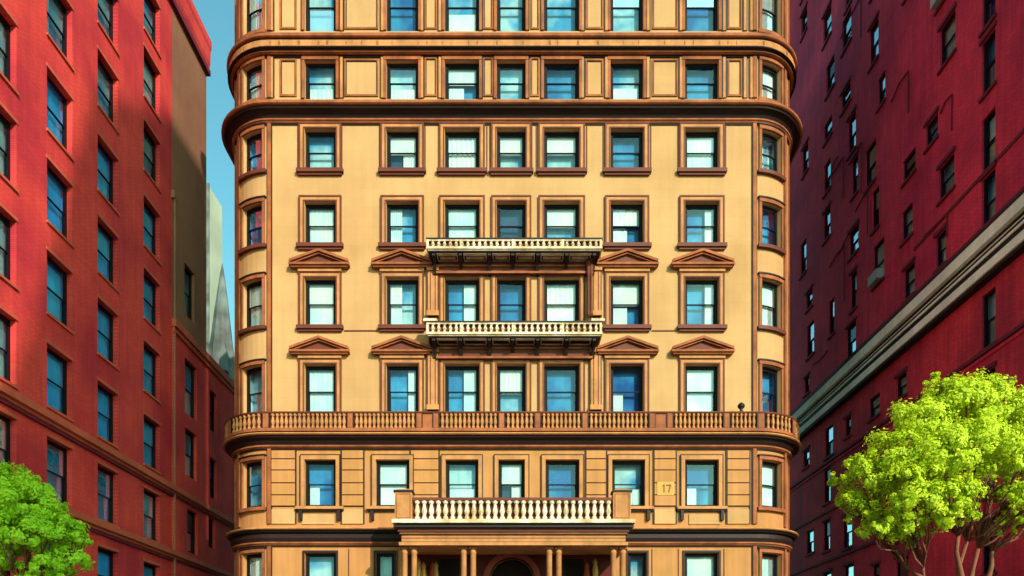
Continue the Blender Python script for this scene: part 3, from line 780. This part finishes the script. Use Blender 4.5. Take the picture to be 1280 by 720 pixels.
mb = MB(); wall(mb, LM, Y1 + .002, Y2, 20.5, 39.6, [o_t])
mb.quad((-WL, Y2, 15), (-WL - 14, Y2, 15), (-WL - 14, Y2, 39.6), (-WL, Y2, 39.6))
obj('tan_wall', mb, 'tanbrick', LB)
window(LM, *o_t, LB, 'tw', gm='gside')
AM = Map(lambda s_, d_, z_: (-WL + .08 + d_, s_, z_))
opA = [(40.2 - .75, 40.2 + .75, 16.6, 19.6), (40.2 - .7, 40.2 + .7, 13.2, 15.8), (40.4 - .65, 40.4 + .65, 9.0, 11.4), (43.2 - .5, 43.2 + .5, 16.8, 19.2), (43.2 - .5, 43.2 + .5, 12.8, 15.2), (43.0 - .45, 43.0 + .45, 9.8, 11.6)]
mb = MB(); wall(mb, AM, Y1, Y3, 0, 20.6, opA)
mb.quad((-WL + .08, Y1, 0), (-WL, Y1, 0), (-WL, Y1, 20.6), (-WL + .08, Y1, 20.6))
mb.quad((-WL + .08, Y3, 0), (-WL - 12, Y3, 0), (-WL - 12, Y3, 20.6), (-WL + .08, Y3, 20.6))
mb.quad((-WL + .08, Y1, 20.6), (-WL + .08, Y3, 20.6), (-WL - 12, Y3, 20.6), (-WL - 12, Y1, 20.6))
an = obj('rear_wing', mb, 'redbrick', LB)
mb = MB(); mbox(mb, AM, Y1 - .1, Y3 + .1, -.05, .2, 20.6, 21.0); mbox(mb, AM, Y1 - .05, Y3 + .05, .0, .1, 20.35, 20.598)
obj('parapet_moulding', mb, 'redtrim', an)
for o, s_ in zip(opA, ('s', 'sn', 'n', 't', 's', 'd')):
    w = window(AM, *o, an.parent, s_, gm='gside', room=.10)
for o, st, _ in wl:
    w = window(LM, *o, LB, st, gm='gside', fw=.09, rec=.22, room=.10)
    s0, s1, z0, z1 = o
    q = MB(); mbox(q, LM, s0 - .05, s1 + .05, -.08, .07, z0 - .10, z0 - .002)
    mbox(q, LM, s0 - .05, s1 + .05, .002, .035, z1 + .003, z1 + .13)
    obj('window_sill', q, 'redtrim', w)
def lband(z0, z1, p, m_, y0=Y0, y1=Y3):
    q = MB(); sweep(q, LM, y0, y1, [(-.02, z1 + .04), (p, z1), (p, z0 + .12), (p * .55, z0 + .08), (p * .5, z0), (-.02, z0)])
    o = obj('string_course', q, m_, LB)
    q = MB(); mbox(q, LM, y0, y1, .0, p * .35, z0 - .14, z0 - .003); obj('bead', q, 'crimdark', o)
lband(11.75, 12.15, .32, 'redtrim'); lband(8.35, 8.72, .32, 'redtrim')
q = MB(); sweep(q, LM, Y0, Y2 + .25, [(-.5, 39.75), (.22, 39.7), (.22, 39.3), (.16, 39.1), (.14, 38.4), (.06, 38.1), (.06, 37.9), (-.5, 37.9)])
co = obj('cornice', q, 'redbrick', LB)
q = MB(); mbox(q, LM, Y0, Y2 + .15, -.2, .20, 37.60, 37.897); obj('bed_moulding', q, 'crimdark', co)
q = MB(); q.box(-WL - 13.8, -WL - .4, Y0 + .2, Y2 - .2, 39.0, 39.3); obj('roof', q, 'roof', LB)
q = MB(); q.tube([(-WL + .12, 38.15, .2), (-WL + .12, 38.15, 27.5)], [.06, .06], 8); q.box(-WL + .0, -WL + .2, 38.0, 38.3, 27.4, 27.8)
obj('drainpipe', q, 'tanbrick', LB)

# ================================================================== RIGHT CRIMSON BUILDING
WR = 19.0
RM = Map(lambda s_, d_, z_: (WR - d_, s_, z_))
RB = thing('brick_building', 'dark crimson brick block on the right with a white stone band and small windows', 'building', (WR + 6, 38, 0))
RY0, RY1, RZ = 25.3, 53.0, 53.0
colsR = [28.7, 32.0, 34.9, 37.6, 40.4, 43.4, 46.4, 49.6]
rowsR = [4.2, 7.2, 10.5, 13.4, 16.35, 20.85, 23.6, 26.5, 29.5, 32.4, 35.4, 38.4, 41.4, 44.4, 47.4]
rs = random.Random(11)
opsR = []; wr = []
for i, cy in enumerate(colsR):
    for j, cz in enumerate(rowsR):
        if i == 7 or 855 - (cz - 2.5) * 900 / cy * 1.0 < -90: continue
        jy = rs.uniform(-.6, .6) if i else 0; jz = rs.uniform(-.4, .4) if j not in (4, 5) else (.1 if j == 5 else -.1)
        if i and rs.random() < .12: continue
        w_ = rs.choice((.36, .46, .55)); h_ = rs.choice((.55, .75, .9, 1.05)) if i else 1.1
        if i == 0: w_ = .40
        o = (cy + jy - w_, cy + jy + w_, cz + jz - h_, cz + jz + h_)
        opsR.append(o)
        pal = rs.random()
        st = 'd' if pal < .26 else 'dk' if pal < .38 else rs.choice(('w', 'w', 'wn', 't', 's', 'bq', 'w', 'wt'))
        if i == 0: st = rs.choice(('t', 'wt', 'wn', 'b'))
        wr.append((o, st, i, j))
mb = MB(); wall(mb, RM, RY0, RY1, 0, 18.3, [o for o in opsR if o[3] < 18.4], .25); obj('lower_wall', mb, 'crimlow', RB)
mb = MB(); wall(mb, RM, RY0, RY1, 18.3, RZ, [o for o in opsR if o[3] > 18.4], .25)
mb.quad((WR, RY0, 0), (WR + 16, RY0, 0), (WR + 16, RY0, RZ), (WR, RY0, RZ))
mb.quad((WR, RY1, 0), (WR + 16, RY1, 0), (WR + 16, RY1, RZ), (WR, RY1, RZ))
mb.quad((WR + 16, RY0, 0), (WR + 16, RY1, 0), (WR + 16, RY1, RZ), (WR + 16, RY0, RZ))
obj('wall', mb, 'crimson', RB)
q = MB(); q.box(WR + .3, WR + 15.7, RY0 + .3, RY1 - .3, RZ - .6, RZ - .3); obj('roof', q, 'roof', RB)
for o, st, i, j in wr:
    w = window(RM, *o, RB, st, gm='g', rec=.08, fw=.075, room=.1)
    s0, s1, z0, z1 = o
    q = MB(); mbox(q, RM, s0 - .10, s1 + .10, -.05, .10, z0 - .12, z0 - .003)
    if rs.random() < .6: mbox(q, RM, s0 - .10, s1 + .10, .002, .09, z1 + .003, z1 + .16)
    obj('window_sill', q, 'crimdark', w)
    if rs.random() < .05 and i > 0:
        q = MB(); mbox(q, RM, s0 + .08, s1 - .08, -.10, .34, z0 + .01, z0 + .5); obj('air_conditioner', q, 'acm', w)
q = MB(); mbox(q, RM, RY0 - .3, RY1, -.02, .50, 18.98, 19.45)
bd = obj('stone_band', q, 'white', RB)
q = MB(); mbox(q, RM, RY0 - .2, RY1, -.02, .30, 18.22, 18.976); mbox(q, RM, RY0 - .2, RY1, -.02, .34, 17.72, 17.86); mbox(q, RM, RY0 - .3, RY1, .1, .52, 19.453, 19.56); obj('groove', q, 'black', bd)
q = MB(); mbox(q, RM, RY0 - .25, RY1, .302, .36, 18.52, 18.62); mbox(q, RM, RY0 - .3, RY1, -.02, .42, 17.863, 18.217); mbox(q, RM, RY0 - .25, RY1, .302, .34, 18.76, 18.80)
obj('lower_band', q, 'white', bd)
for z, p, m_ in ((14.95, .12, 'crimdark'), (14.75, .06, 'crimson'), (12.0, .08, 'crimdark'), (9.05, .10, 'crimdark'), (19.95, .10, 'crimdark'), (22.15, .05, 'crimdark')):
    a, b = (RY0, RY1) if z < 20 else (RY0, 34.0)
    q = MB(); mbox(q, RM, a, b, -.02, p, z, z + .14); obj('string_course', q, m_, RB)
for k in range(14):   # worn ledges, pipe stubs and cable runs across the wall
    y = rs.uniform(28, 47); z = rs.uniform(20, 44); L_ = rs.uniform(.8, 3.0)
    q = MB(); q.tube([(WR - .05, y, z), (WR - .06, y + L_ * .5, z + rs.uniform(-.1, .1)), (WR - .05, y + L_, z + rs.uniform(-.5, .3))], [.035] * 3, 6)
    if rs.random() < .6: q.tube([(WR - .05, y, z), (WR - .05, y + .02, z - rs.uniform(.8, 3.2))], [.03, .03], 6)
    obj('cable', q, 'crimdark', RB)
q = MB(); sweep(q, RM, RY0 - .3, RY1, [(-.3, RZ), (.8, RZ), (.8, RZ - .4), (.2, RZ - 1.2), (-.02, RZ - 1.2)]); obj('cornice', q, 'crimdark', RB)

# ================================================================== far buildings in the gap
CT = thing('tower_block', 'narrow cream tower rising far behind the red building, seen in the gap', 'building', (-36, 80, 0))
Yc = 75.0; xr = -31.5
q = MB(); zt = 55.0
q.grid([[(-44, y, 0), (xr, y, 0), (xr, y, zt - 1.5), (xr - 1.2, y, zt), (-44, y, zt)] for y in (Yc, Yc + 3.2)])
obj('wall', q, 'creamtower', CT)
q = MB(); q.box(xr - .35, xr + .003, Yc - .12, Yc - .003, 0, zt - 1.2); q.box(xr - 1.9, xr - 1.78, Yc - .06, Yc - .003, 0, zt - .1)
obj('pilaster', q, 'greystone', CT)
for k in range(6):
    q = MB(); q.box(xr - 1.25, xr - .95, Yc - .02, Yc - .003, 8 + k * 3.2, 9.5 + k * 3.2); obj('window', q, 'greystone', CT)
SP = thing('church_spire', 'mottled grey pointed spire between the red and ochre buildings', 'church', (-24.95, 62, 0))
xs, ysz = -24.95, 62.0
q = MB(); n = 8
def ring8(r, z, j=0): return [(xs + r * math.cos(2 * PI * (k + .5) / n) * (1 + j * ((k * 37) % 5 - 2) * .05), ysz + r * math.sin(2 * PI * (k + .5) / n), z) for k in range(n)]
q.grid([ring8(1.75, 22), ring8(1.55, 25.5, 1), ring8(1.30, 28.5, 1), ring8(.95, 31, 1), ring8(.62, 33.8, 1), ring8(.28, 36.3), ring8(.03, 37.9)])
obj('spire', q, 'greystone', SP)
q = MB(); q.box(xs - 2.0, xs + 2.0, ysz - 2.0, ysz + 2.0, 0, 22.0); q.box(xs - 2.2, xs + 2.2, ysz - 2.2, ysz + 2.2, 21.4, 22.2); obj('belfry', q, 'greystone', SP)
for k, (zz, rr) in enumerate(((24, 1.72), (28, 1.42))):
    for g in (-1, 1):
        q = MB(); q.grid([[(xs + g * rr * .55 - .28, ysz - rr - .25, zz), (xs + g * rr * .55 + .28, ysz - rr - .25, zz), (xs + g * rr * .55 + .28, ysz - rr - .25, zz + 1.4), (xs + g * rr * .55, ysz - rr - .25, zz + 2.5), (xs + g * rr * .55 - .28, ysz - rr - .25, zz + 1.4)],
                          [(xs + g * rr * .4 - .28, ysz - .2, zz), (xs + g * rr * .4 + .28, ysz - .2, zz), (xs + g * rr * .4 + .28, ysz - .2, zz + 1.4), (xs + g * rr * .4, ysz - .2, zz + 2.5), (xs + g * rr * .4 - .28, ysz - .2, zz + 1.4)]])
        obj('dormer', q, 'creamtower' if (k + g) % 2 else 'greystone', SP)

# unseen sloped block, added behind the viewer to shade the red building
BT = thing('bell_tower', 'tall brick bell tower with a steep sloping roof across the street', 'tower', (14.85, -22.5, 0))
q = MB(); q.grid([[(x_, -25, 0), (x_, -20, 0), (x_, -20, z_), (x_, -25, z_)] for x_, z_ in ((9.9, 34.0), (12.4, 47.0), (14.4, 60.0), (18.2, 68.0))]); obj('wall', q, 'redbrick', BT)
q = MB(); q.grid([[(x_, -25.3, z_ + .02), (x_, -19.7, z_ + .02), (x_, -19.7, z_ + .3), (x_, -25.3, z_ + .3)] for x_, z_ in ((9.8, 33.6), (12.4, 47.0), (14.4, 60.0), (18.3, 68.2))]); obj('roof', q, 'roof', BT)
for z in (36, 39.5):
    q = MB(); q.box(13.6, 14.4, -19.997, -19.9, z, z + 2.4); q.box(15.3, 16.1, -19.997, -19.9, z, z + 2.4); obj('louvre', q, 'navy', BT)

# ================================================================== trees
def tree(name, label, base, cen, rad, lobes, m_leaf, seed, nleaf, leaf=.048, hfrac=None):
    rr = random.Random(seed)
    main_l = list(lobes)
    lobes = [(p, r_ * .92) for p, r_ in main_l]
    for p, r_ in main_l:
        for _ in range(2):
            v = Vector((rr.gauss(0, 1), rr.gauss(0, .8), rr.gauss(0, .8))).normalized()
            lobes.append((p + v * r_ * rr.uniform(.75, 1.15), rr.uniform(.16, .34)))
    T = thing(name, label, 'tree', base)
    base = Vector(base); cen = Vector(cen)
    tops = []
    q = MB()
    fork = base + (cen - base) * .45; fork.z = base.z + (cen.z - rad[2] - base.z) * .62
    q.tube([base, base + (fork - base) * .3 + Vector((.06, .02, 0)), base + (fork - base) * .7 + Vector((-.05, 0, 0)), fork], [.26, .20, .17, .15], 10)
    nm = 6
    anchors = []
    srt = sorted(lobes, key=lambda l: l[0].x)
    for k in range(nm):
        grp = srt[k * len(srt) // nm:(k + 1) * len(srt) // nm]
        cp = sum((l[0] for l in grp), Vector()) / len(grp)
        m_ = fork + (cp - fork) * .55 + Vector((rr.uniform(-.3, .3), rr.uniform(-.3, .3), rr.uniform(-.5, -.1)))
        k1 = fork + (m_ - fork) * .4 + Vector((rr.uniform(-.35, .35), rr.uniform(-.2, .2), rr.uniform(-.1, .25)))
        k2 = fork + (m_ - fork) * .75 + Vector((rr.uniform(-.25, .25), rr.uniform(-.2, .2), rr.uniform(-.2, .2)))
        q.tube([fork - Vector((0, 0, .1)), k1, k2, m_], [.12, .085, .06, .05], 8)
        for p, r_ in grp:
            pp = [m_]
            for t_ in (.33, .66, 1.0):
                pp.append(m_ + (p - m_) * t_ + Vector((rr.uniform(-.16, .16), rr.uniform(-.1, .1), rr.uniform(-.16, .16))))
            q.tube(pp, [.04, .028, .02, .01], 6)
            for _ in range(3):
                e = p + Vector((rr.gauss(0, 1), rr.gauss(0, 1), rr.gauss(0, 1))).normalized() * r_ * .8
                q.tube([pp[2], (pp[2] + e) / 2 + Vector((rr.uniform(-.1, .1),) * 3), e], [.018, .012, .005], 5)
    tr_ = obj('trunk', q, 'bark', T, smooth=True)
    lf = MB()
    tot = sum(r_ ** 2 for _, r_ in lobes)
    for p, r_ in lobes:
        # small bunches over the lobe surface
        nb_ = max(8, int(48 * r_ * r_ / .5))
        nl = nleaf * r_ * r_ / tot / nb_
        for b in range(nb_):
            while True:
                v = Vector((rr.gauss(0, 1), rr.gauss(0, 1), rr.gauss(0, 1) + .25)).normalized()
                if v.z > -.75: break
            bc = p + Vector((v.x, v.y, v.z * .82)) * r_ * rr.choice((rr.uniform(.6, 1.0), rr.uniform(.85, 1.0), rr.uniform(.95, 1.22)))
            br_ = r_ * rr.uniform(.10, .30)
            for _ in range(int(nl)):
                w = (Vector((rr.gauss(0, 1), rr.gauss(0, 1), rr.gauss(0, 1))) + v * .9).normalized()
                c = bc + w * br_ * rr.choice((rr.uniform(.5, 1.1), rr.uniform(.8, 1.2), rr.uniform(1.0, 1.9)))
                nrm = (w * .8 + v * .6 + Vector((rr.gauss(0, .35), rr.gauss(0, .35), rr.gauss(0, .35) + .15))).normalized()
                u = nrm.cross(Vector((rr.gauss(0, 1), rr.gauss(0, 1), rr.gauss(0, 1)))).normalized(); t_ = nrm.cross(u)
                s_ = leaf * rr.uniform(.6, 1.25)
                lf.quad(c - u * s_, c - u * s_ * .25 + t_ * s_ * .55 , c + u * s_ * .55 + t_ * s_ * .42, c + u * s_ * 1.05, c + u * s_ * .45 - t_ * s_ * .45, c - u * s_ * .3 - t_ * s_ * .5)
    # a few loose leaf bunches standing off the outline
    obj('crown', lf, m_leaf, T)
    return T
def P3(x, y, Y): return Vector(((x - 640) * Y / F, Y, HC + (855 - y) * Y / F))
# right tree
LR = []
rr = random.Random(3)
for (x, y, Y, r_) in ((1085, 602, 19.6, .62), (1075, 640, 19.7, .42), (1118, 572, 19.4, .72), (1150, 535, 19.8, .80), (1195, 512, 19.8, .85), (1240, 515, 20.0, .85), (1275, 535, 20.2, .8),
                      (1140, 600, 18.8, .62), (1178, 570, 18.7, .80), (1222, 560, 18.8, .8), (1262, 575, 19.2, .62), (1095, 655, 19.0, .45), (1128, 660, 18.9, .42), (1150, 632, 18.4, .62), (1190, 622, 18.4, .55),
                      (1195, 648, 18.3, .40), (1075, 615, 20.3, .5), (1110, 600, 20.8, .7), (1160, 560, 21.3, .9), (1220, 530, 21.5, 1.0), (1290, 560, 20.5, .9), (1320, 590, 20.0, .9), (1278, 625, 18.6, .42),
                      (1300, 640, 19.5, .7), (1350, 600, 20, .8), (1062, 628, 19.8, .35), (1215, 600, 20.0, .6), (1262, 612, 19.4, .35), (1235, 488, 20.2, .5), (1178, 492, 20, .42), (1262, 650, 19.6, .25)):
    LR.append((P3(x, y, Y), r_))
tree('broadleaf_tree', 'bright yellow-green tree on the right in front of the crimson building with bare branches below', (12.6, 20.0, .12), (12.2, 20, 7.6), (3, 2, 2.2), LR, 'leaf', 5, 150000)
LL = []
for (x, y, Y, r_) in ((10, 600, 20, .70), (-30, 590, 20, .8), (40, 622, 19.6, .72), (72, 660, 19.6, .68), (30, 655, 19.0, .65), (-10, 640, 19.2, .8), (90, 690, 19.8, .50), (60, 702, 19.2, .5), (-60, 640, 20, .9), (5, 690, 19.8, .5),
                      (20, 615, 20.8, .8), (60, 650, 20.6, .7), (35, 745, 19.5, .55), (75, 735, 20, .5), (-50, 700, 19.5, .8), (40, 718, 19.0, .30), (-5, 670, 18.8, .4)):
    LL.append((P3(x - 3, y + 12, Y), r_))
tree('broadleaf_tree', 'rounded fresh green tree at the lower left in front of the red brick building', (-13.9, 20.0, .12), (-13.8, 20, 6.0), (2.4, 2, 2.0), LL, 'leafl', 9, 105000)

# ================================================================== ground
q = MB(); q.quad((-400, -400, 0), (400, -400, 0), (400, 500, 0), (-400, 500, 0)); struct('ground', q, 'earth')
q = MB(); q.quad((-9, -120, .008), (9, -120, .008), (9, 27, .008), (-9, 27, .008)); struct('road', q, 'asphalt')
q = MB(); q.box(-WL, -9.15, -120, 27, .002, .12); q.box(9.15, WR, -120, 27, .002, .12); q.box(-WL, WR, 27.15, D + .1, .002, .12); q.box(-WL, -9.15, 27.0, 27.15, .002, .12); q.box(9.15, WR, 27.0, 27.15, .002, .12); struct('pavement', q, 'pave')
q = MB(); q.box(-9.147, -9.0, -120, 26.997, .002, .14); q.box(9.0, 9.147, -120, 26.997, .002, .14); q.box(-9.147, 9.147, 27.0, 27.147, .002, .14); struct('kerb', q, 'kerb')
q = MB()
for k in range(14): q.quad((-.07, -40 + k * 4.6, .013), (.07, -40 + k * 4.6, .013), (.07, -38 + k * 4.6, .013), (-.07, -38 + k * 4.6, .013))
struct('road_marking', q, 'paint')

# ================================================================== light and sky
EL, AZ = R(27), R(30)     # sun behind the viewer, to the right
sdir = Vector((math.sin(AZ) * math.cos(EL), -math.cos(AZ) * math.cos(EL), math.sin(EL)))
ld = bpy.data.lights.new('sun', 'SUN'); ld.energy = 5.0; ld.angle = R(0.5); ld.color = (1.0, .93, .80)
lo = bpy.data.objects.new('sun', ld); C.objects.link(lo); lo.location = sdir * 60
lo.rotation_euler = (-sdir).to_track_quat('-Z', 'Y').to_euler()
wd = bpy.data.worlds.new('World'); sc.world = wd; wd.use_nodes = True
nt = wd.node_tree; nt.nodes.clear()
out = nt.nodes.new('ShaderNodeOutputWorld'); bg = nt.nodes.new('ShaderNodeBackground')
sk = nt.nodes.new('ShaderNodeTexSky'); sk.sky_type = 'NISHITA'; sk.sun_disc = False
sk.sun_elevation = EL
# sky sun at rotation 0 stands over +Y; rotation turns it clockwise seen from above
sk.sun_rotation = math.atan2(sdir.x, sdir.y)
sk.altitude = 0; sk.air_density = 1.3; sk.dust_density = 2.2; sk.ozone_density = 1.0
hs = nt.nodes.new('ShaderNodeMix'); hs.data_type = 'RGBA'; hs.blend_type = 'MULTIPLY'; hs.inputs[0].default_value = 1.0
hs.inputs[7].default_value = (1.0, 2.05, 1.75, 1)
nt.links.new(sk.outputs[0], hs.inputs[6]); nt.links.new(hs.outputs[2], bg.inputs[0])
bg.inputs[1].default_value = 0.12
nt.links.new(bg.outputs[0], out.inputs[0])

# ================================================================== camera
cd = bpy.data.cameras.new('camera'); co = bpy.data.objects.new('camera', cd); C.objects.link(co)
cd.sensor_width = 36; cd.lens = F / 1280 * 36; cd.shift_y = (855 - 360) / 1280
cd.clip_end = 3000; cd.clip_start = .1
co.location = (0, 0, HC); co.rotation_euler = (PI / 2, 0, 0)
sc.camera = co
sc.view_settings.view_transform = 'Standard'; sc.view_settings.look = 'None'
sc.view_settings.exposure = 0.15; sc.view_settings.gamma = 1.0
sc.cycles.max_bounces = 8; sc.cycles.transparent_max_bounces = 8
